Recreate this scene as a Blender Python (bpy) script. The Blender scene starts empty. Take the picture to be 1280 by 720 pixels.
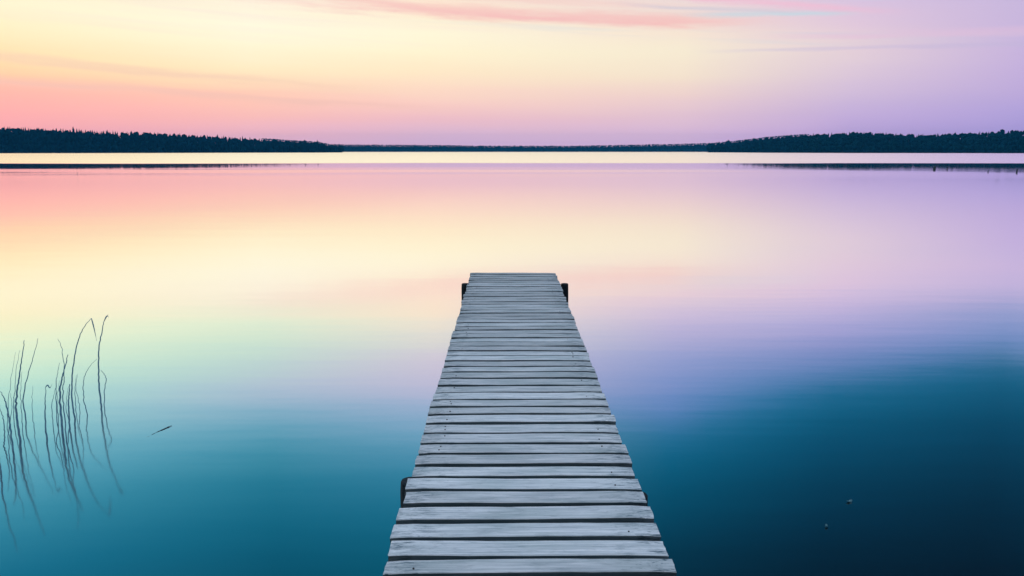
import bpy, bmesh, math, random
from mathutils import Vector, Matrix
R = math.radians
rnd = random.Random(7)
sc = bpy.context.scene
COL = sc.collection

# ------------------------------------------------------------------ camera
F = 1000.0                      # focal length in photo pixels (1280 wide)
TH = math.atan(171.0 / F)       # camera pitch
CAMZ = 2.05
DECK = 0.35                     # deck top above the water
cam_d = bpy.data.cameras.new('camera'); cam_d.lens = 36 * F / 1280; cam_d.sensor_width = 36
cam_d.clip_start = 0.05; cam_d.clip_end = 30000
cam = bpy.data.objects.new('camera', cam_d); COL.objects.link(cam)
cam.location = (0, 0, CAMZ); cam.rotation_euler = (math.pi / 2 - TH, 0, 0)
sc.camera = cam
ct, st = math.cos(TH), math.sin(TH)

def ray(px, py):
    a, b = (px - 640) / F, -(py - 360) / F
    return Vector((a, ct + b * st, -st + b * ct))
def at_z(px, py, z):            # point at height z seen in direction px, py
    d = ray(px, py); k = (z - CAMZ) / d.z
    return Vector((d.x * k, d.y * k, z))
def at_y(px, py, y):            # point at distance y
    d = ray(px, py); k = y / d.y
    return Vector((d.x * k, y, CAMZ + d.z * k))

# ------------------------------------------------------------------ helpers
def tag(o, label=None, cat=None, group=None, kind=None):
    if label: o['label'] = label
    if cat: o['category'] = cat
    if group: o['group'] = group
    if kind: o['kind'] = kind
    return o
def empty(name, loc=(0, 0, 0), rz=0):
    o = bpy.data.objects.new(name, None); COL.objects.link(o)
    o.location = loc; o.rotation_euler = (0, 0, rz); o.empty_display_size = .1
    return o
def mk(name, verts, faces, mat, parent=None, smooth=False):
    me = bpy.data.meshes.new(name); me.from_pydata(verts, [], faces); me.update()
    if mat: me.materials.append(mat)
    if smooth:
        for p in me.polygons: p.use_smooth = True
    o = bpy.data.objects.new(name, me); COL.objects.link(o)
    if parent: o.parent = parent
    return o
def tube(V, Fc, pts, rads, n=6, jit=0):
    base = len(V)
    for i, p in enumerate(pts):
        p = Vector(p)
        d = (Vector(pts[min(i + 1, len(pts) - 1)]) - Vector(pts[max(i - 1, 0)])).normalized()
        u = d.orthogonal().normalized() if abs(d.x) > .99 else d.cross(Vector((1, 0, 0))).normalized()
        w = d.cross(u)
        for k in range(n):
            a = 2 * math.pi * k / n
            r = rads[i] * (1 + rnd.uniform(-jit, jit))
            V.append(tuple(p + r * (math.cos(a) * u + math.sin(a) * w)))
    for i in range(len(pts) - 1):
        for k in range(n):
            a, b = base + i * n + k, base + i * n + (k + 1) % n
            Fc.append((a, b, b + n, a + n))
    Fc.append(tuple(base + k for k in range(n))[::-1])
    Fc.append(tuple(base + (len(pts) - 1) * n + k for k in range(n)))
def box(V, Fc, c, s):
    b = len(V)
    for dz in (-1, 1):
        for dx, dy in ((-1, -1), (1, -1), (1, 1), (-1, 1)):
            V.append((c[0] + dx * s[0] / 2, c[1] + dy * s[1] / 2, c[2] + dz * s[2] / 2))
    for f in ((3, 2, 1, 0), (4, 5, 6, 7), (0, 1, 5, 4), (1, 2, 6, 5), (2, 3, 7, 6), (3, 0, 4, 7)):
        Fc.append(tuple(b + i for i in f))
def s2l(c):
    return tuple(((v / 255 + .055) / 1.055) ** 2.4 if v > 10 else v / 255 / 12.92 for v in c)

class NT:
    def __init__(s, tree): s.t = tree; s.n = tree.nodes; s.l = tree.links
    def new(s, typ, **kw):
        n = s.n.new(typ)
        for k, v in kw.items(): setattr(n, k, v)
        return n
    def link(s, a, b): s.l.new(a, b)
    def put(s, inp, v):
        if isinstance(v, bpy.types.NodeSocket): s.l.new(v, inp)
        elif v is not None: inp.default_value = v
    def math(s, op, a, b=None, c=None, clamp=False):
        n = s.new('ShaderNodeMath', operation=op, use_clamp=clamp)
        s.put(n.inputs[0], a); s.put(n.inputs[1], b)
        if c is not None: s.put(n.inputs[2], c)
        return n.outputs[0]
    def mapr(s, v, a, b, c=0., d=1., smooth=False):
        n = s.new('ShaderNodeMapRange', interpolation_type='SMOOTHSTEP' if smooth else 'LINEAR')
        s.put(n.inputs['Value'], v); s.put(n.inputs['From Min'], a); s.put(n.inputs['From Max'], b)
        s.put(n.inputs['To Min'], c); s.put(n.inputs['To Max'], d)
        return n.outputs['Result']
    def mix(s, f, a, b, blend='MIX'):
        n = s.new('ShaderNodeMix', data_type='RGBA', blend_type=blend)
        s.put(n.inputs['Factor'], f)
        s.put(n.inputs['A'] if 0 else n.inputs[6], a); s.put(n.inputs[7], b)
        return n.outputs[2]
    def comb(s, x, y, z=0.):
        n = s.new('ShaderNodeCombineXYZ')
        for i, v in enumerate((x, y, z)): s.put(n.inputs[i], v)
        return n.outputs[0]
    def noise(s, vec, scale, detail=3., rough=.5, w=None):
        n = s.new('ShaderNodeTexNoise', noise_dimensions='4D' if w is not None else '3D')
        s.put(n.inputs['Vector'], vec); n.inputs['Scale'].default_value = scale
        n.inputs['Detail'].default_value = detail; n.inputs['Roughness'].default_value = rough
        if w is not None: s.put(n.inputs['W'], w)
        return n.outputs['Fac']
    def ramp(s, fac, stops, interp='LINEAR'):
        n = s.new('ShaderNodeValToRGB'); r = n.color_ramp; r.interpolation = interp
        while len(r.elements) > 1: r.elements.remove(r.elements[-1])
        r.elements[0].position = stops[0][0]; r.elements[0].color = (*stops[0][1], 1)
        for p, c in stops[1:]:
            e = r.elements.new(p); e.color = (*c, 1)
        s.put(n.inputs[0], fac)
        return n.outputs[0]
def material(name):
    m = bpy.data.materials.new(name); m.use_nodes = True
    m.node_tree.nodes.clear(); t = NT(m.node_tree)
    out = t.new('ShaderNodeOutputMaterial')
    return m, t, out

# ------------------------------------------------------------------ dusk sky
# reflectance of the calm lake against sine of the grazing angle (used by the water, and to know
# how bright the sky above the frame has to be)
RS = ((0.20, 1.0), (0.50, .42), (1.0, .10))
def refl(s):
    if s <= RS[0][0]: return RS[0][1]
    for (a, x), (b, y) in zip(RS, RS[1:]):
        if s <= b: return x + (y - x) * (s - a) / (b - a)
    return RS[-1][1]
# colours seen at each height of the sky (first list) and high sky as mirrored by the lake (second list)
COLS = {
 0: ([(0,(254,246,212)),(35,(254,240,198)),(60,(254,229,182)),(82,(253,217,174)),(98,(254,203,172)),(108,(254,192,176)),(122,(253,182,176)),(140,(250,174,180)),(160,(240,170,182)),(185,(216,160,192))],
     [(390,(253,240,197)),(430,(228,241,207)),(470,(195,231,210)),(520,(150,208,207)),(560,(110,180,194)),(600,(80,158,182)),(650,(46,134,160)),(720,(10,106,136))]),
 320: ([(0,(254,242,222)),(12,(254,246,222)),(30,(255,251,224)),(55,(255,248,217)),(85,(254,236,198)),(105,(254,222,190)),(116,(253,206,186)),(130,(252,198,186)),(146,(246,189,190)),(163,(230,182,202)),(185,(208,176,210))],
     [(400,(228,238,208)),(430,(200,227,208)),(462,(184,208,209)),(487,(178,190,212)),(508,(145,180,203)),(535,(98,162,187)),(560,(62,143,168)),(600,(32,121,148)),(650,(10,101,129)),(720,(0,80,106))]),
 540: ([(0,(254,234,212)),(26,(254,242,214)),(42,(255,248,218)),(65,(255,244,210)),(90,(254,234,201)),(112,(252,219,199)),(130,(248,206,199)),(150,(234,190,202)),(170,(210,182,212)),(185,(198,176,214))],
     [(385,(250,226,200)),(405,(240,230,208)),(428,(212,216,212)),(448,(208,198,214)),(482,(188,185,214)),(512,(150,173,206)),(540,(108,162,192)),(580,(56,134,165)),(640,(18,106,136)),(720,(0,82,106))]),
 850: ([(0,(236,218,216)),(30,(242,222,212)),(44,(246,230,212)),(65,(246,235,212)),(95,(243,226,207)),(120,(236,210,207)),(145,(222,194,212)),(165,(208,184,217)),(185,(196,176,217))],
     [(385,(212,192,217)),(415,(184,177,215)),(445,(152,161,208)),(480,(122,145,199)),(518,(88,130,186)),(540,(28,112,152)),(562,(4,98,133)),(605,(0,82,112)),(655,(0,64,90)),(720,(0,44,64))]),
 1060: ([(0,(216,195,224)),(30,(224,200,220)),(50,(228,207,217)),(75,(225,206,218)),(100,(216,197,219)),(130,(200,182,220)),(155,(186,170,219)),(185,(175,160,217))],
     [(385,(195,178,219)),(410,(166,163,214)),(438,(128,143,198)),(468,(84,127,181)),(484,(16,107,148)),(508,(0,96,132)),(550,(0,76,108)),(600,(0,62,90)),(650,(0,47,71)),(720,(0,31,49))]),
 1280: ([(0,(198,182,221)),(40,(198,180,222)),(80,(195,176,222)),(115,(187,170,220)),(145,(172,162,219)),(185,(158,152,216))],
     [(375,(163,163,210)),(393,(146,157,207)),(413,(126,147,202)),(438,(84,127,181)),(452,(14,106,147)),(474,(0,95,131)),(510,(0,78,111)),(560,(0,62,91)),(620,(0,46,70)),(720,(0,26,43))]),
}
def lerp(a, b, u): return tuple(p + (q - p) * u for p, q in zip(a, b))
def between(xa, xb):             # a column half way, features slanting from one neighbour to the other
    (sa, wa), (sb, wb) = COLS[xa], COLS[xb]
    def at(T, y):
        if y <= T[0][0]: return T[0][1]
        for (p, c), (q, d) in zip(T, T[1:]):
            if y <= q: return lerp(c, d, (y - p) / (q - p))
        return T[-1][1]
    COLS[(xa + xb) // 2] = ([(y, lerp(c, at(sb, y), .5)) for y, c in sa],
                            [((p + q) / 2, lerp(c, d, .5)) for (p, c), (q, d) in zip(wa, wb)])
between(850, 1060); between(1060, 1280); between(1060, 1170); between(1170, 1280); between(955, 1060); between(850, 955)
SIG, AIR = .00013, (.03, .38, .78)
def through(e, c):               # the sky has to shine through the evening air below it
    T = math.exp(-SIG * min(70 / max(math.sin(e), .004), 3300))
    return tuple(max(0., (v - (1 - T) * a * .5) / T) for v, a in zip(c, AIR))
E0, E1 = -.05, 1.25            # elevation range of the ramps, radians
world = bpy.data.worlds.new('World'); sc.world = world; world.use_nodes = True
world.node_tree.nodes.clear(); W = NT(world.node_tree)
wout = W.new('ShaderNodeOutputWorld')
tc = W.new('ShaderNodeTexCoord'); sep = W.new('ShaderNodeSeparateXYZ')
nrm = W.new('ShaderNodeVectorMath', operation='NORMALIZE'); W.link(tc.outputs['Generated'], nrm.inputs[0])
W.link(nrm.outputs[0], sep.inputs[0])
az = W.math('ARCTAN2', sep.outputs[0], sep.outputs[1])
el = W.math('ARCSINE', sep.outputs[2])
nvec = W.comb(W.math('MULTIPLY', az, 1.0), W.math('MULTIPLY_ADD', az, .35, W.math('MULTIPLY', el, 14.)), 0.)
wisp = W.noise(nvec, 2.1, 5., .55)
el2 = W.math('ADD', el, W.math('MULTIPLY', W.math('SUBTRACT', wisp, .5), W.mapr(el, .12, .28, .024, .010)))
pos = W.mapr(el2, E0, E1)
cols = []
for x, (sky, wat) in sorted(COLS.items()):
    stops = []
    d0 = ray(x, 189)
    for y, c in sorted(sky, reverse=True):
        d = ray(x, y).normalized()
        stops.append((math.asin(d.z), through(math.asin(d.z), s2l(c))))
    for y, c in wat:
        d = ray(x, y).normalized(); e = math.asin(-d.z)
        r = refl(-d.z)
        if e > stops[-1][0] + .004: stops.append((e, through(e, tuple(v / r for v in s2l(c)))))
    top = stops[-1]
    stops.append((top[0] + .05, tuple(v * .9 for v in top[1])))
    stops.append((.80, (.40, .58, .85)))
    stops.append((1.1, (1.12, 1.22, 1.46)))
    stops = [((e - E0) / (E1 - E0), tuple(v * .5 for v in c)) for e, c in stops]
    cols.append((math.atan2(d0.x, d0.y), W.ramp(pos, stops)))
col = cols[0][1]
for (a0, _), (a1, c1) in zip(cols, cols[1:]):
    col = W.mix(W.mapr(az, a0, a1), col, c1)
# long thin pink streaks of cloud, tilted down to the right
sv = W.comb(W.math('MULTIPLY', az, .9), W.math('ADD', W.math('MULTIPLY', el, 30.), W.math('MULTIPLY', az, 1.3)), 3.)
st_n = W.mapr(W.noise(sv, 1.6, 4., .6), .50, .72, 0., 1., True)
hi = W.math('MULTIPLY', W.mapr(el, .09, .16, 0., 1., True), W.mapr(el, .24, .19, 0., 1., True))
streak = W.math('MULTIPLY', W.math('MULTIPLY', st_n, hi), .22)
col = W.mix(streak, col, (.48, .33, .36, 1))
gv = W.comb(W.math('MULTIPLY', az, 1.3), W.math('ADD', W.math('MULTIPLY', el, 42.), W.math('MULTIPLY', az, 2.2)), 9.)
g_n = W.mapr(W.noise(gv, 1.5, 5., .6), .52, .70, 0., 1., True)
gs_ = W.math('MULTIPLY', W.math('MULTIPLY', g_n, W.mapr(el, .10, .15, 0., 1., True)), W.math('MULTIPLY', W.mapr(el, .24, .19), W.mapr(az, -.2, .3, 0., .5)))
col = W.mix(gs_, col, (.30, .35, .40, 1))
bn = W.noise(W.comb(W.math('MULTIPLY', az, 3.), W.math('ADD', W.math('MULTIPLY', el, 30.), W.math('MULTIPLY', az, 1.5)), 5.), 2., 5., .6)
def band(col, a0, e0, slope, w, ain, aout, rgb, k):      # a drawn-out cirrus streak
    c = W.math('MULTIPLY_ADD', W.math('SUBTRACT', az, a0), slope, e0)
    d = W.math('ADD', W.math('SUBTRACT', el, c), W.math('MULTIPLY', W.math('SUBTRACT', bn, .5), w * 2.6))
    m = W.mapr(W.math('ABSOLUTE', d), 0., w, 1., 0., True)
    m = W.math('MULTIPLY', m, W.math('MULTIPLY', W.mapr(az, *ain, 0., k, True), W.mapr(az, *aout, 1., 0., True)))
    m = W.math('MULTIPLY', m, W.mapr(bn, .3, .6, .6, 1.))
    return W.mix(m, col, tuple(v * .5 for v in s2l(rgb)) + (1,))
col = band(col, .0, .160, -.052, .013, (-.45, -.15), (.18, .34), (251, 190, 188), .85)
col = band(col, -.1, .181, -.05, .006, (-.40, -.2), (.10, .25), (250, 200, 195), .5)
col = band(col, .255, .170, -.12, .0065, (.05, .2), (.34, .46), (250, 188, 212), .7)
col = band(col, .22, .163, -.08, .004, (.10, .2), (.28, .36), (206, 205, 220), .6)
col = band(col, .285, .154, -.03, .0045, (.18, .26), (.34, .42), (196, 222, 232), .7)
col = band(col, .45, .125, -.03, .006, (.25, .40), (.55, .65), (232, 196, 222), .5)
col = band(col, .40, .112, -.02, .004, (.2, .35), (.50, .65), (200, 188, 222), .5)
col = band(col, -.50, .093, -.06, .008, (-.75, -.6), (-.35, -.10), (255, 212, 186), .6)
col = band(col, -.45, .068, -.05, .007, (-.75, -.6), (-.25, .0), (255, 202, 188), .6)
bg = W.new('ShaderNodeBackground'); W.link(col, bg.inputs[0]); bg.inputs[1].default_value = 2.0
# physical twilight component
SUN_EL, SUN_AZ = R(2.5), R(-48)
ns = W.new('ShaderNodeTexSky', sky_type='NISHITA'); ns.sun_disc = False
ns.sun_elevation = SUN_EL; ns.sun_rotation = SUN_AZ
bg2 = W.new('ShaderNodeBackground'); W.link(ns.outputs[0], bg2.inputs[0]); bg2.inputs[1].default_value = .004
add = W.new('ShaderNodeAddShader'); W.link(bg.outputs[0], add.inputs[0]); W.link(bg2.outputs[0], add.inputs[1])
W.link(add.outputs[0], wout.inputs[0])
world.cycles.sampling_method = 'AUTOMATIC'

sd = bpy.data.lights.new('sun', 'SUN'); sd.energy = .25; sd.angle = R(6); sd.color = (1, .72, .62)
so = bpy.data.objects.new('sun', sd); COL.objects.link(so)
dirv = Vector((math.sin(SUN_AZ) * math.cos(R(5)), math.cos(SUN_AZ) * math.cos(R(5)), math.sin(R(5))))
so.rotation_euler = (-dirv).to_track_quat('-Z', 'Y').to_euler(); so.location = (-20, 20, 20)

# ------------------------------------------------------------------ water
WM, t, out = material('lake water')
geo = t.new('ShaderNodeNewGeometry'); sp = t.new('ShaderNodeSeparateXYZ'); t.link(geo.outputs['Position'], sp.inputs[0])
X, Y = sp.outputs[0], sp.outputs[1]
lw = t.new('ShaderNodeLayerWeight'); lw.inputs['Blend'].default_value = .5
sn = t.math('SUBTRACT', 1., lw.outputs['Facing'])
r1 = t.mapr(sn, RS[0][0], RS[1][0], RS[0][1], RS[1][1]); r2 = t.mapr(sn, RS[1][0], 1., 0., RS[1][1] - RS[2][1])
refl_f = t.math('SUBTRACT', r1, r2)
# wind-ruffled open water beyond the sheltered bay
edge = t.noise(t.comb(t.math('MULTIPLY', X, .012), t.math('MULTIPLY', Y, .003)), 1.0, 2.)
yy = t.math('ADD', Y, t.math('MULTIPLY', t.math('SUBTRACT', edge, .5), 26.))
far = t.mapr(yy, 136., 146., 0., 1., True)
pn = t.noise(t.comb(t.math('MULTIPLY', X, .009), t.math('MULTIPLY', Y, .05)), 1., 3.)
patch = t.math('MULTIPLY', t.mapr(pn, .52, .66, 0., .35, True), t.math('MULTIPLY', t.mapr(Y, 60., 90.), t.mapr(Y, 125., 110.)))
rough = t.math('ADD', t.mapr(Y, 7., 60., .080, .055), t.math('MULTIPLY', far, .07))
rough = t.math('SUBTRACT', rough, t.mapr(yy, 88., 104., 0., .03))
# wavelets run towards the pier: their mean slope faces the near shore
ys = t.math('ADD', yy, t.mapr(X, 10., 60., -2., 30.))
tilt = t.math('MULTIPLY', t.mapr(yy, 45., 85., 0., 1., True), t.mapr(ys, 106., 84., 0., .011, True))
tilt = t.math('MULTIPLY', tilt, t.mapr(pn, .60, .48, .15, 1., True))
tilt = t.math('ADD', tilt, t.math('MULTIPLY', far, .056))
tn = t.new('ShaderNodeVectorMath', operation='NORMALIZE'); t.link(t.comb(0., t.math('MULTIPLY', tilt, -1.), 1.), tn.inputs[0])
rip = t.math('ADD', t.noise(t.comb(t.math('MULTIPLY', X, .25), t.math('MULTIPLY', Y, 1.6)), .6, 3., .5), t.math('MULTIPLY', t.noise(t.comb(t.math('MULTIPLY', X, .6), t.math('MULTIPLY', Y, 2.5)), 2.2, 2., .5), .12))
bmp = t.new('ShaderNodeBump'); bmp.inputs['Strength'].default_value = .07; bmp.inputs['Distance'].default_value = .03
t.link(rip, bmp.inputs['Height']); t.link(tn.outputs[0], bmp.inputs['Normal'])
gl = t.new('ShaderNodeBsdfGlossy', distribution='MULTI_GGX'); gl.inputs['Color'].default_value = (1, 1, 1, 1)
t.link(rough, gl.inputs['Roughness']); t.link(bmp.outputs[0], gl.inputs['Normal'])
df = t.new('ShaderNodeBsdfDiffuse'); df.inputs['Color'].default_value = (.0002, .004, .009, 1)
ms = t.new('ShaderNodeMixShader'); t.link(refl_f, ms.inputs[0]); t.link(df.outputs[0], ms.inputs[1]); t.link(gl.outputs[0], ms.inputs[2])
t.link(ms.outputs[0], out.inputs[0])
S = 3400
water = mk('water', [(-S, -300, 0), (S, -300, 0), (S, S, 0), (-S, S, 0)], [(0, 1, 2, 3)], WM)
tag(water, 'calm lake mirroring the pastel dusk sky', kind='structure')

# ------------------------------------------------------------------ materials
def wood(name, base, dark, lite, grain=1.0, rough=.75):
    m, t, out = material(name)
    tcn = t.new('ShaderNodeTexCoord'); s = t.new('ShaderNodeSeparateXYZ'); t.link(tcn.outputs['Object'], s.inputs[0])
    at = t.new('ShaderNodeAttribute', attribute_name='board')
    bid = at.outputs['Fac']
    v = t.comb(t.math('MULTIPLY', s.outputs[0], 1.), t.math('MULTIPLY', s.outputs[1], 22.), t.math('MULTIPLY', s.outputs[2], 22.))
    w = t.math('MULTIPLY', bid, 57.)
    g1 = t.noise(v, 3., 6., .62, w); g2 = t.noise(v, 11., 5., .7, w)
    v2 = t.comb(s.outputs[0], t.math('MULTIPLY', s.outputs[1], 3.), s.outputs[2])
    bl = t.noise(v2, 2.3, 3., .5, w)
    v3 = t.comb(t.math('MULTIPLY', s.outputs[0], 7.), t.math('MULTIPLY', s.outputs[1], 26.), t.math('MULTIPLY', s.outputs[2], 26.))
    g3 = t.noise(v3, 4., 3., .6, w)
    ends = t.mapr(t.math('ABSOLUTE', s.outputs[0]), .30, .60, 0., 1., True)
    c = t.mix(t.mapr(g1, .34, .64), (*base, 1), (*lite, 1))
    c = t.mix(t.mapr(g2, .58, .70, 0., .5, True), c, tuple(min(1, v * 1.25) for v in lite) + (1,))
    c = t.mix(t.mapr(bl, .42, .72, 0., .45, True), c, (base[0] * .72, base[1] * .82, base[2] * .78, 1))
    # bare patches of algae and worn fibre near the board ends
    wear = t.math('MULTIPLY', t.mapr(g2, .47, .56, 0., 1., True), t.mapr(t.noise(v2, 9., 3., .6, w), t.math('SUBTRACT', .50, t.math('MULTIPLY', ends, .10)), .62, 0., 1., True))
    dash = t.math('MULTIPLY', t.mapr(g3, t.math('SUBTRACT', .66, t.math('MULTIPLY', ends, .13)), .70, 0., 1., True), t.mapr(bl, .38, .52, .25, 1.))
    wear = t.math('MAXIMUM', wear, dash)
    wf = t.math('MULTIPLY', wear, t.math('ADD', .30, t.math('MULTIPLY', ends, .65)))
    lf = t.math('MULTIPLY', t.mapr(g3, .34, .28, 0., .8, True), t.math('ADD', .3, ends))
    c = t.mix(wf, c, (*dark, 1))
    c = t.mix(lf, c, tuple(min(1, v * 1.3) for v in lite) + (1,))
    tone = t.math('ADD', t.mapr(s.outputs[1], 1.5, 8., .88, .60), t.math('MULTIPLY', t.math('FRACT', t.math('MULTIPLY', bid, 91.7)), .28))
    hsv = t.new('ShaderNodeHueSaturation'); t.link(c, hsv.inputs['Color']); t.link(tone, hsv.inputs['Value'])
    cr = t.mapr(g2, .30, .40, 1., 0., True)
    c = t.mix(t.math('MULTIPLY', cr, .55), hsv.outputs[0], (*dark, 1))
    b = t.new('ShaderNodeBsdfPrincipled'); t.link(c, b.inputs['Base Color']); b.inputs['Roughness'].default_value = rough
    b.inputs['Specular IOR Level'].default_value = .12
    bp = t.new('ShaderNodeBump'); bp.inputs['Strength'].default_value = .6 * grain; bp.inputs['Distance'].default_value = .004
    t.link(t.math('ADD', g1, g2), bp.inputs['Height']); t.link(bp.outputs[0], b.inputs['Normal'])
    t.link(b.outputs[0], out.inputs[0])
    return m
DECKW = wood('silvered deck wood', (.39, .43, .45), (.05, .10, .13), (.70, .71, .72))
EDGEW = wood('gap-shade board edge wood', (.07, .09, .10), (.02, .03, .035), (.11, .13, .14))  # darkened copy of the deck wood: gap shade painted on board sides and undersides
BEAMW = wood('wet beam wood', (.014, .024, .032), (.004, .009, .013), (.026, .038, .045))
def plain(name, c, rough=.8, c2=None, scale=4., spec=.2):
    m, t, out = material(name)
    b = t.new('ShaderNodeBsdfPrincipled'); b.inputs['Roughness'].default_value = rough
    b.inputs['Specular IOR Level'].default_value = spec
    tcn = t.new('ShaderNodeTexCoord')
    n = t.noise(tcn.outputs['Object'], scale, 3.)
    t.link(t.mix(t.mapr(n, .35, .65), (*c, 1), (*(c2 or tuple(v * .6 for v in c)), 1)), b.inputs['Base Color'])
    t.link(b.outputs[0], out.inputs[0]); return m
REED = plain('dry reed', (.10, .26, .36), .6, (.19, .32, .36), 9.)
TWIG = plain('wet twig', (.04, .06, .08), .7)
NAIL = plain('rusty nail', (.05, .045, .045), .6)
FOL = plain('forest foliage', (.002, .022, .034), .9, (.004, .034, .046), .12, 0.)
BARK = plain('bark', (.03, .03, .03), .9)
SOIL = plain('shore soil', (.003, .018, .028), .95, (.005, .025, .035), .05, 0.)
LEAFM = plain('pale floating leaf', (.07, .18, .21), .9)

# ------------------------------------------------------------------ pier
pa, pb = at_z(661, 720, DECK), at_z(641.5, 341, DECK)
PV = (pb - pa).normalized(); yaw = math.atan2(-PV.x, PV.y)
HW = .5 * (at_z(846, 720, DECK) - at_z(475.5, 720, DECK)).length
pier = empty('pier', (pa.x, pa.y, 0), yaw)
tag(pier, 'narrow weathered grey plank pier running straight out over the calm lake', 'pier')
def sy(py): return (at_z(655, py, DECK) - pa).dot(PV)
LEN = sy(341)
gys = [718.5, 696, 672, 650, 630, 612, 595.2, 580.5, 566.4, 553.2, 540.3, 528.4, 517.4, 508, 498.8, 489.7, 481.0, 472, 464.2, 457.4, 450.5, 444.2]
gs = [sy(y) for y in gys]
pitch = (gs[-1] - gs[0]) / (len(gs) - 1)
k = gs[-1]
while k + pitch * 1.4 < LEN:
    k += pitch * rnd.uniform(.93, 1.07); gs.append(k)
gs.append(LEN + .012)
back = []
k = gs[0]
while k > -4.6:
    k -= pitch * rnd.uniform(.95, 1.05); back.append(k)
gs = sorted(back) + gs
V, Fc, ids, mi = [], [], [], []
GAP, TK = .041, .042
NX = 14
for i in range(len(gs) - 1):
    near = gs[i] < LEN * .55
    y0, y1 = gs[i] + GAP / 2 * rnd.uniform(.8, 1.15), gs[i + 1] - GAP / 2 * rnd.uniform(.8, 1.15)
    xl, xr = -HW + rnd.choice((-.009, .005, 0, .003, -.003)) + rnd.uniform(-.003, .003), HW + rnd.choice((.006, -.006, 0, .003, -.003)) + rnd.uniform(-.003, .003)
    dz = rnd.uniform(-.003, .003); tl = rnd.uniform(-.003, .003); rot = rnd.uniform(-.002, .002)
    ph = rnd.uniform(0, 6.28); bow = rnd.uniform(-.0018, .0018); cup = rnd.uniform(0, .0025)
    b0 = len(V); bid = rnd.random(); f0 = len(Fc)
    ch = .004
    prof = [(0, -TK), (0, -ch), (ch, 0), (.25, -cup * .7), (.5, -cup), (.75, -cup * .7), (1, 0), (2, -ch), (2, -TK)]
    for j in range(NX + 1):
        u = j / NX; x = xl + (xr - xl) * u
        nj = rnd.uniform(-.0016, .0016); nk = rnd.uniform(-.0016, .0016)
        endr = .0045 * (1 if j in (0, NX) else 0)
        for (q, z) in prof:
            if q == 0: y = y0 + nj
            elif q == ch: y = y0 + ch + nj
            elif q == 1: y = y1 - ch + nk
            elif q == 2: y = y1 + nk
            else: y = y0 + (y1 - y0) * q
            y += rot * x + bow * math.sin(u * math.pi)
            zz = DECK + z + dz + tl * (u - .5) * 2 + .0012 * math.sin(ph + u * 9)
            if z > -TK: zz -= endr * rnd.uniform(.4, 1.3)
            V.append((x + (rnd.uniform(-.003, .003) if j in (0, NX) else 0), y, zz))
    m = len(prof)
    for j in range(NX):
        for q in range(m - 1):
            a = b0 + j * m + q
            Fc.append((a, a + m, a + m + 1, a + 1)[::-1])
        Fc.append((b0 + j * m + m - 1, b0 + (j + 1) * m + m - 1, b0 + (j + 1) * m, b0 + j * m)[::-1])
    Fc.append(tuple(b0 + q for q in range(m))[::-1]); Fc.append(tuple(b0 + NX * m + q for q in range(m)))
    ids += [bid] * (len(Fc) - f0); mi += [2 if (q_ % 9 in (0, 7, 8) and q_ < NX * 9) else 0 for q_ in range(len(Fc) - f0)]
    # nail heads over the stringers
    for sx in (-HW + .13, HW - .13):
        for fy in (.28, .72):
            if rnd.random() < .8: continue
            f0 = len(Fc); b = len(V); cx, cy = sx + rnd.uniform(-.01, .01), y0 + (y1 - y0) * fy
            for zz in (DECK - .006, DECK + dz + .0025):
                for q in range(7): V.append((cx + .0042 * math.cos(q * .8976), cy + .0042 * math.sin(q * .8976), zz))
            Fc.append(tuple(b + 7 + q for q in range(7)))
            for q in range(7): Fc.append((b + q, b + (q + 1) % 7, b + 7 + (q + 1) % 7, b + 7 + q))
            ids += [0] * (len(Fc) - f0); mi += [1] * (len(Fc) - f0)
deck = mk('deck', V, Fc, DECKW, pier)
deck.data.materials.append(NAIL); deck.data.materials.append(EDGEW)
at = deck.data.attributes.new('board', 'FLOAT', 'FACE')
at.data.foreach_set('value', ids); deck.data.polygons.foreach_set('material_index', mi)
def part_box(name, c, s, mat, par):
    V, Fc = [], []; box(V, Fc, c, s); o = mk(name, V, Fc, mat, par)
    md = o.modifiers.new('bevel', 'BEVEL'); md.width = .006; md.segments = 1
    return o
for sx in (-1, 1):
    part_box('side_beam', (sx * (HW - .13), (LEN - 4.6) / 2 - .03, DECK - TK - .005 - .075), (.07, LEN + 4.5, .145), BEAMW, pier)
def loc(px, py, z):
    p = at_z(px, py, z) - Vector((pa.x, pa.y, z)); p.z = 0
    return p.dot(PV), p.dot(Vector((PV.y, -PV.x, 0)))
rows = []
def post(px, py, side, r, topz, lean=0.):
    s, l = loc(px, py, topz - .08)
    c = side * abs(l) - side * r
    V, Fc = [], []
    pts = [(c + side * lean * k, s, topz - .52 * k * 2.4) for k in (1, .75, .5, .3, .15, .05, 0)]
    pts.append((c, s, topz + .0))
    rr = [r * 1.03, r * 1.02, r, r, r, r, r * .97, r * .86]
    pts[-2] = (c, s, topz - .008)
    tube(V, Fc, pts, rr, 16, .03)
    mk('post', V, Fc, BEAMW, pier)
    return s, c
s1, _ = post(500.8, 618, -1, .055, DECK - TK * .4, .02)
post(809.5, 636, 1, .045, DECK - TK - .004)
s2, _ = post(576.8, 362, -1, .05, DECK + .004)
post(710.5, 362, 1, .05, DECK + .004)
for s in (s1, (s1 + s2) / 2, s2, s1 - 3.0):
    part_box('cross_beam', (0, s + (.0 if s != s1 else .1), DECK - TK - .16 - .05), (2 * HW - .1, .09, .1), BEAMW, pier)
for s in ((s1 + s2) / 2, s1 - 3.0):
    for sx in (-1, 1):
        V, Fc = [], []; tube(V, Fc, [(sx * (HW - .2), s + .1, -.9), (sx * (HW - .2), s + .1, .29)], [.07, .065], 14, .02)
        mk('post', V, Fc, BEAMW, pier)

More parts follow.
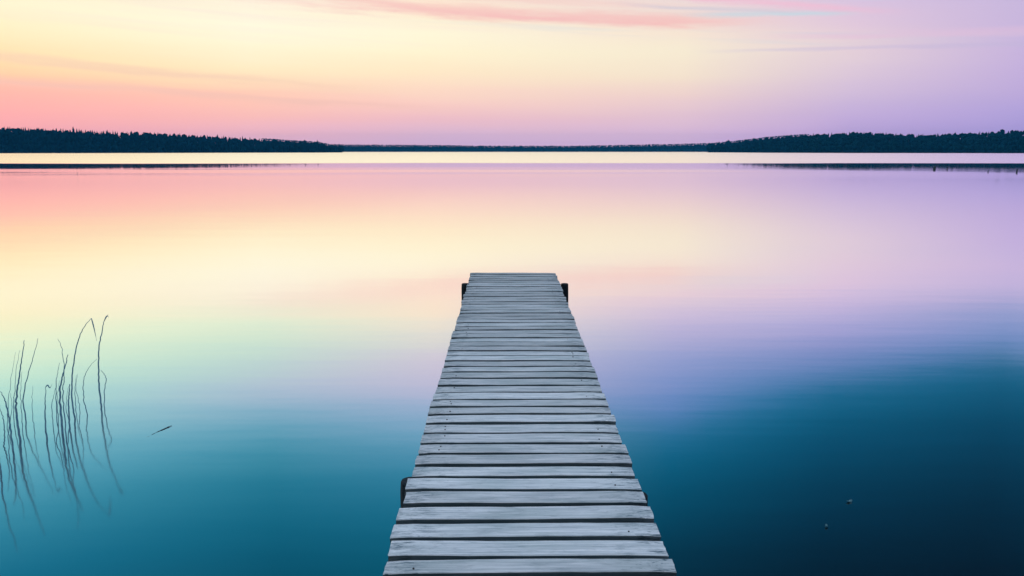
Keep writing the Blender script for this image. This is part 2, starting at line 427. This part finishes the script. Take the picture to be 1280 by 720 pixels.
# ------------------------------------------------------------------ reeds
def catmull(P, n=7):
    Q = [P[0]] + list(P) + [P[-1]]; o = []
    for i in range(1, len(Q) - 2):
        a, b, c, d = Q[i - 1], Q[i], Q[i + 1], Q[i + 2]
        for k in range(n):
            u = k / n
            o.append(.5 * ((2 * b) + (c - a) * u + (2 * a - 5 * b + 4 * c - d) * u * u + (3 * b - a - 3 * c + d) * u ** 3))
    o.append(P[-1]); return o
def z2p(x, y): return x / 2.25, 380 + y / 2.25
def reed(zp, r, label, fold=None, tipr=.25, smooth=True, lean=.0):
    # zp: points of one stem from the waterline up
    bx, by = z2p(*zp[0]); b = at_z(bx, by, 0)
    root_pts = [Vector((b.x, b.y, -.12))]
    P = [at_y(*z2p(*q), b.y - lean * i) for i, q in enumerate(zp)]
    P = catmull(P)
    for i in range(2, len(P) - 1): P[i] = P[i] + Vector((rnd.uniform(-.0017, .0017), rnd.uniform(-.006, .006), 0))
    pts = root_pts + P
    n = len(pts); r = r * .72; rad = [r * (1 - (1 - tipr) * (i / (n - 1)) ** 1.3) for i in range(n)]
    org = Vector((b.x, b.y, 0)); V, Fc = [], []
    tube(V, Fc, [p - org for p in pts], rad, 6)
    r *= 1
    top = empty('reed', org)
    tag(top, label, 'reed', 'reeds standing in the water')
    mk('stem', V, Fc, REED, top, True)
    for fl in (fold or []):
        L = catmull([at_y(*z2p(*q), b.y - .02) for q in fl]); V, Fc = [], []
        w = [r * .75 * (1 - .75 * abs(i / (len(L) - 1) * 2 - .7) ** 1.5 if i < len(L) - 1 else .15) for i in range(len(L))]
        tube(V, Fc, [p - org for p in L], [max(v, r * .15) for v in w], 5)
        mk('leaf', V, Fc, REED, top, True)
reed([(211,322),(203,270),(204,190),(216,115),(236,66),(257,40)], .0085, 'tall reed bent over to a sharp fold at its top', [[(257,40),(264,66),(272,104)]])
reed([(285,286),(279,240),(277,180),(279,120),(286,82),(293,48),(304,30)], .0092, 'tallest dark reed at the right of the clump with a hooked tip', [[(293,48),(300,34),(306,38)]])
reed([(176,366),(170,300),(168,250),(173,212),(183,175),(191,142)], .0110, 'thick dark reed in the middle of the clump ending in a blunt tip')
reed([(160,330),(157,240),(161,200),(168,165)], .0050, 'thin pale reed just left of the thick dark middle reed')
reed([(57,382),(46,310),(46,268),(52,215),(60,165),(68,102)], .0110, 'thick dark reed leaning right near the left edge')
reed([(72,320),(65,272),(74,215),(90,162),(107,96)], .0070, 'slender reed leaning outward from the thick dark left reed')
reed([(132,376),(127,330),(127,280),(128,234)], .0085, 'short upright reed with a small curled tip', [[(128,234),(134,228),(140,236),(146,226)]])
reed([(36,408),(28,340),(18,288),(10,262),(0,246)], .0088, 'dark reed curving left toward the edge of the lake view')
reed([(246,312),(235,262),(236,212),(252,176),(273,154)], .0050, 'fine arching reed with its tip touching the tallest reed')
reed([(294,296),(294,250),(298,212),(292,196),(284,186)], .0048, 'short fine reed bowing right beside the tallest reed', None, .5)
reed([(196,345),(193,290),(194,250),(196,225)], .0080, 'stubby reed pressed close against the tall folded reed', None, .5)
reed([(213,300),(211,250),(215,200)], .0042, 'hair thin reed just right of the tall folded reed')
reed([(150,350),(146,290),(150,262),(158,232)], .0040, 'hair thin reed between the curled reed and the middle clump')
reed([(40,340),(38,280),(42,240),(46,180),(56,130)], .0042, 'hair thin straight reed behind the thick dark left reed')
reed([(10,400),(13,370),(10,330),(3,300),(-8,270)], .0062, 'reed at the very left edge bending out of view')
reed([(2,470),(-8,400),(-8,330),(-3,235)], .0080, 'leftmost reed rising from the water past the edge')
reed([(186,372),(179,290),(177,240),(181,200),(174,128),(162,98)], .0058, 'thin reed in the middle clump with a broken tip tilting left')
reed([(20,350),(22,290),(30,220),(44,135)], .0036, 'faint wispy reed between the left edge and the thick left reed')
reed([(96,350),(90,290),(92,230)], .0036, 'faint short reed left of the curled tip reed')

reed([(64,365),(60,300),(58,240),(62,190)], .0040, 'wispy upright reed behind the slender outward leaning reed')
reed([(158,390),(165,330),(160,270),(168,215)], .0042, 'low crooked reed left of the middle clump')
reed([(222,345),(224,290),(214,240),(218,196)], .0038, 'faint crooked reed in the gap right of the tall folded reed')
reed([(190,400),(194,340),(186,290),(190,236)], .0048, 'low dark reed standing nearest in the middle clump')
reed([(26,430),(24,360),(33,300),(30,250)], .0044, 'low crooked reed in front of the thick left reed')

# floating twig
b = at_z(205, 535.5, 0)
twig = empty('twig', (b.x, b.y, 0)); tag(twig, 'small dark twig poking out of the water right of the reeds', 'twig')
T = catmull([at_z(184, 547, -.0035), at_z(196, 540.5, -.001), at_z(204, 536.6, .002), at_z(208, 534.8, .002), at_z(214.5, 531.8, .004)])
V, Fc = [], []; tube(V, Fc, [p - Vector((b.x, b.y, 0)) for p in T], [(.0032 + .0012 * math.sin(i * 1.7)) * (1 if i < len(T) - 3 else .5) for i in range(len(T))], 7, .15)
mk('stem', V, Fc, TWIG, twig, True)
# pale leaves drifting in the dark water
def floater(px, py, rz, sz, label):
    p = at_z(px, py, .003); V = [(0, 0, .004)]; n = 14
    for k in range(n):
        a = 2 * math.pi * k / n; rr = sz * (.55 + .45 * abs(math.cos(a))) * (1 + .12 * math.sin(3 * a))
        V.append((rr * math.cos(a), rr * .8 * math.sin(a), .002 + .004 * math.cos(2 * a)))
    o = mk('floating_leaf', V, [(0, 1 + k, 1 + (k + 1) % n) for k in range(n)], LEAFM, None, True)
    md = o.modifiers.new('thick', 'SOLIDIFY'); md.thickness = .002
    o.location = (p.x, p.y, .006); o.rotation_euler = (0, 0, rz)
    tag(o, label, 'leaf', 'leaves adrift right of the pier')
floater(1062, 627, .4, .020, 'larger pale leaf adrift on the dark water right of the pier')
floater(1033, 658, 1.2, .014, 'smaller faint leaf adrift nearer the pier on the dark water')

# mooring stakes far out on the right
def stake(px, ybase, ytop, w, label):
    p = at_z(px, ybase, 0); d = p.y; h = (at_y(px, ytop, d)).z
    e = empty('stake', (p.x, p.y, 0)); tag(e, label, 'stake', 'stakes standing off the right shore')
    r = w * d / F / 2; V, Fc = [], []
    tube(V, Fc, [(0, 0, -.5), (0, 0, h * .5), (.03, 0, h)], [r, r, r * .8], 8, .1); mk('pole', V, Fc, TWIG, e)
    V, Fc = [], []; tube(V, Fc, [(.03, 0, h), (.035, 0, h + .05)], [r * .95, r * .4], 8); mk('cap', V, Fc, TWIG, e)
stake(1168, 211.5, 208, 3.2, 'thickest far mooring stake, left of the others off the right shore')
stake(1184, 211.5, 208.5, 1.2, 'thin far stake just right of the thickest mooring stake')
stake(1235, 215.5, 213.5, 1.0, 'small lone stake between the thin stake and the picture edge')
stake(1271, 215.5, 212, 1.8, 'far stake nearest the right edge of the lake view')

# ------------------------------------------------------------------ far shores and forest
def lift(x): return 1.3 if x < 405 else (.9 if x < 900 else .7)
def interp(T, x):
    if x <= T[0][0]: return T[0][1]
    for (a, u), (b, v) in zip(T, T[1:]):
        if x <= b: return u + (v - u) * (x - a) / (b - a)
    return T[-1][1]
TOP = [(-700,150),(-300,152),(-100,156),(0,158.5),(50,159.5),(94,161),(150,164),(200,165.5),(270,169.5),(320,172.5),(370,176),(400,177.5),(412,180),(430,180.6),(550,181.3),(600,182.2),(720,182.2),(780,181),(840,180),(890,178.6),(920,175.5),(960,170.5),(1000,167.5),(1050,164.6),(1080,164),(1120,166),(1160,167),(1180,166),(1220,164),(1250,162.5),(1280,161.5),(1500,158),(2000,152)]
def spruce(V, Fc, base, h, r, seed):
    q = random.Random(seed); n = 7; L = 6
    for k in range(L):
        z0 = h * (.08 + .86 * k / L); z1 = min(h, z0 + h * .30); rr = r * (1 - k / L) ** .85 + .15
        b = len(V); V.append((base[0] + q.uniform(-.1, .1), base[1], base[2] + (z1 if k < L - 1 else h)))
        a0 = q.uniform(0, 6.28)
        for j in range(n):
            a = a0 + j * 6.283 / n; r2 = rr * q.uniform(.7, 1.2)
            V.append((base[0] + r2 * math.cos(a), base[1] + r2 * math.sin(a), base[2] + z0 - q.uniform(0, .05) * h))
        for j in range(n): Fc.append((b, b + 1 + j, b + 1 + (j + 1) % n))
_ico = None
def broad(V, Fc, base, h, r, seed):
    global _ico
    if _ico is None:
        bm = bmesh.new(); bmesh.ops.create_icosphere(bm, subdivisions=1, radius=1)
        _ico = ([v.co.copy() for v in bm.verts], [[v.index for v in f.verts] for f in bm.faces]); bm.free()
    q = random.Random(seed)
    for k in range(5):
        a = q.uniform(0, 6.28); d = r * .45 * (k > 0)
        c = Vector((base[0] + d * math.cos(a), base[1] + d * math.sin(a), base[2] + h * q.uniform(.45, .8) if k else base[2] + h * .6))
        rr = r * q.uniform(.5, .75); b = len(V)
        zr = min(rr * 1.2, base[2] + h - c.z + rr * .1)
        for v in _ico[0]:
            s = q.uniform(.75, 1.2); V.append((c.x + v.x * rr * s, c.y + v.y * rr * s, c.z + v.z * zr * s))
        for f in _ico[1]: Fc.append(tuple(b + i for i in f))
def shore(name_f, name_t, xa, xb, dist, depth, treeh, spacing, lab_f, lab_t, rows=6, spr=.55, seed=1):
    q = random.Random(seed)
    # terrain strip: shore line, bank, ridge, back slope
    n = 80; V, Fc = [], []
    def ridge(x):
        D = interp(dist, x) + depth
        return max(2.0, at_y(x, interp(TOP, x) - lift(x), D).z - treeh)
    prof = [(0, -1.), (.01, .0), (.03, .035), (.2, .30), (.45, .62), (1., 1.), (1.6, .8)]
    for i in range(n + 1):
        x = xa + (xb - xa) * i / n; D = interp(dist, x)
        hz = ridge(x)
        for f, g in prof:
            d = D + depth * f; p = at_y(x, 189, d)
            V.append((p.x, d, g * hz * (1 if g > 0 else 1) if g >= 0 else -2))
    m = len(prof)
    for i in range(n):
        for j in range(m - 1):
            a = i * m + j; Fc.append((a, a + m, a + m + 1, a + 1))
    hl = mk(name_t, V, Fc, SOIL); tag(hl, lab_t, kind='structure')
    V, Fc = [], []
    for r_ in range(rows):
        f = .03 + (1. - .03) * r_ / (rows - 1)
        g = interp([(a, b) for a, b in prof], f)
        x = xa
        while x < xb:
            D = interp(dist, x) + depth * f
            xx = x + q.uniform(-.3, .3) * spacing; p = at_y(xx, 189, D)
            h = treeh * q.uniform(.85, 1.0) * (.95 if f < 1 else 1); z = g * ridge(xx) - .5
            dd = D + q.uniform(-4, 4)
            if q.random() < spr: spruce(V, Fc, (p.x, dd, z), h * q.uniform(.95, 1.07), h * .2, q.random())
            else: broad(V, Fc, (p.x, dd, z), h * .95, h * .30, q.random())
            x += spacing * q.uniform(.7, 1.3)
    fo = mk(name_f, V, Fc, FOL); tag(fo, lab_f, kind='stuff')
    return ridge
shore('forest', 'far_shore', 330, 1010, [(330,2500),(600,2700),(780,2650),(1010,2300)], 160, 9, 1.4,
      'thin dark line of forest on the farthest shore', 'low bank of the farthest shore', 5, .15, 3)
LD = [(-700,700),(-300,850),(0,980),(200,1080),(400,1300),(425,1400)]
rl = shore('forest', 'left_shore', -700, 428, LD, 110, 13, 2.7,
      'dark conifer forest covering the hill on the left shore', 'low hill of the left shore', 7, .6, 5)
RD = [(885,1500),(960,1200),(1060,1050),(1280,950),(1700,800),(2100,700)]
rr_ = shore('forest', 'right_shore', 885, 2100, RD, 110, 12, 2.7,
      'dark rounded forest covering the hill on the right shore', 'low hill of the right shore', 7, .3, 8)
def single(px, top, rid, DD, kind, label, wid):
    D = interp(DD, px) + 104; p = at_y(px, 189, D); zt = at_y(px, top, D).z
    z = rid(px) - .8; h = zt - z
    e = empty('spruce_tree' if kind else 'broadleaf_tree', (p.x, D, z)); tag(e, label, 'tree', 'trees standing above the far treeline')
    V, Fc = [], []; tube(V, Fc, [(0, 0, 0), (0, 0, h * .5)], [.3, .15], 6); mk('trunk', V, Fc, BARK, e)
    V, Fc = [], []; (spruce if kind else broad)(V, Fc, (0, 0, 0), h, wid, px); mk('crown', V, Fc, FOL, e)
single(94, 157.6, rl, LD, 1, 'sharp spruce spire standing alone above the left forest ridge', 3.6)
single(136, 161.8, rl, LD, 1, 'broad tipped spruce pair height right of the lone spire', 4.)
single(166, 163.2, rl, LD, 1, 'low spruce peak halfway down the left forest ridge', 4.)
single(273, 167.6, rl, LD, 1, 'spruce peak on the lower slope of the left ridge', 4.)
single(304, 169.6, rl, LD, 1, 'small pointed spruce before the left ridge flattens', 2.4)
single(382, 174, rl, LD, 0, 'first round tree of the knoll where the left shore ends', 4.)
single(397, 174.2, rl, LD, 1, 'last tall spruce on the knoll where the left shore ends', 3.5)
single(909, 174.5, rr_, RD, 0, 'first round tree where the right forest hill begins to rise', 4.)
single(1250, 161, rr_, RD, 0, 'rounded tree crown highest on the right forest ridge', 3.5)

# ------------------------------------------------------------------ air
HZ = True
if HZ:
    V, Fc = [], []; box(V, Fc, (0, 1550, 34), (2 * S + 40, 3740, 74))
    m, t, out = material('air')
    pv = t.new('ShaderNodeVolumePrincipled'); pv.inputs['Density'].default_value = SIG
    pv.inputs['Color'].default_value = (*AIR, 1); pv.inputs['Anisotropy'].default_value = 0
    t.link(pv.outputs[0], out.inputs['Volume'])
    hz = mk('haze', V, Fc, m); tag(hz, 'thin blue evening air over the lake', kind='stuff')

# ------------------------------------------------------------------ render settings
sc.render.engine = 'CYCLES'
sc.view_settings.view_transform = 'Standard'; sc.view_settings.look = 'None'
sc.view_settings.exposure = 0; sc.view_settings.gamma = 1; sc.view_settings.use_curve_mapping = False
sc.cycles.use_denoising = True
sc.cycles.max_bounces = 6; sc.cycles.volume_bounces = 0
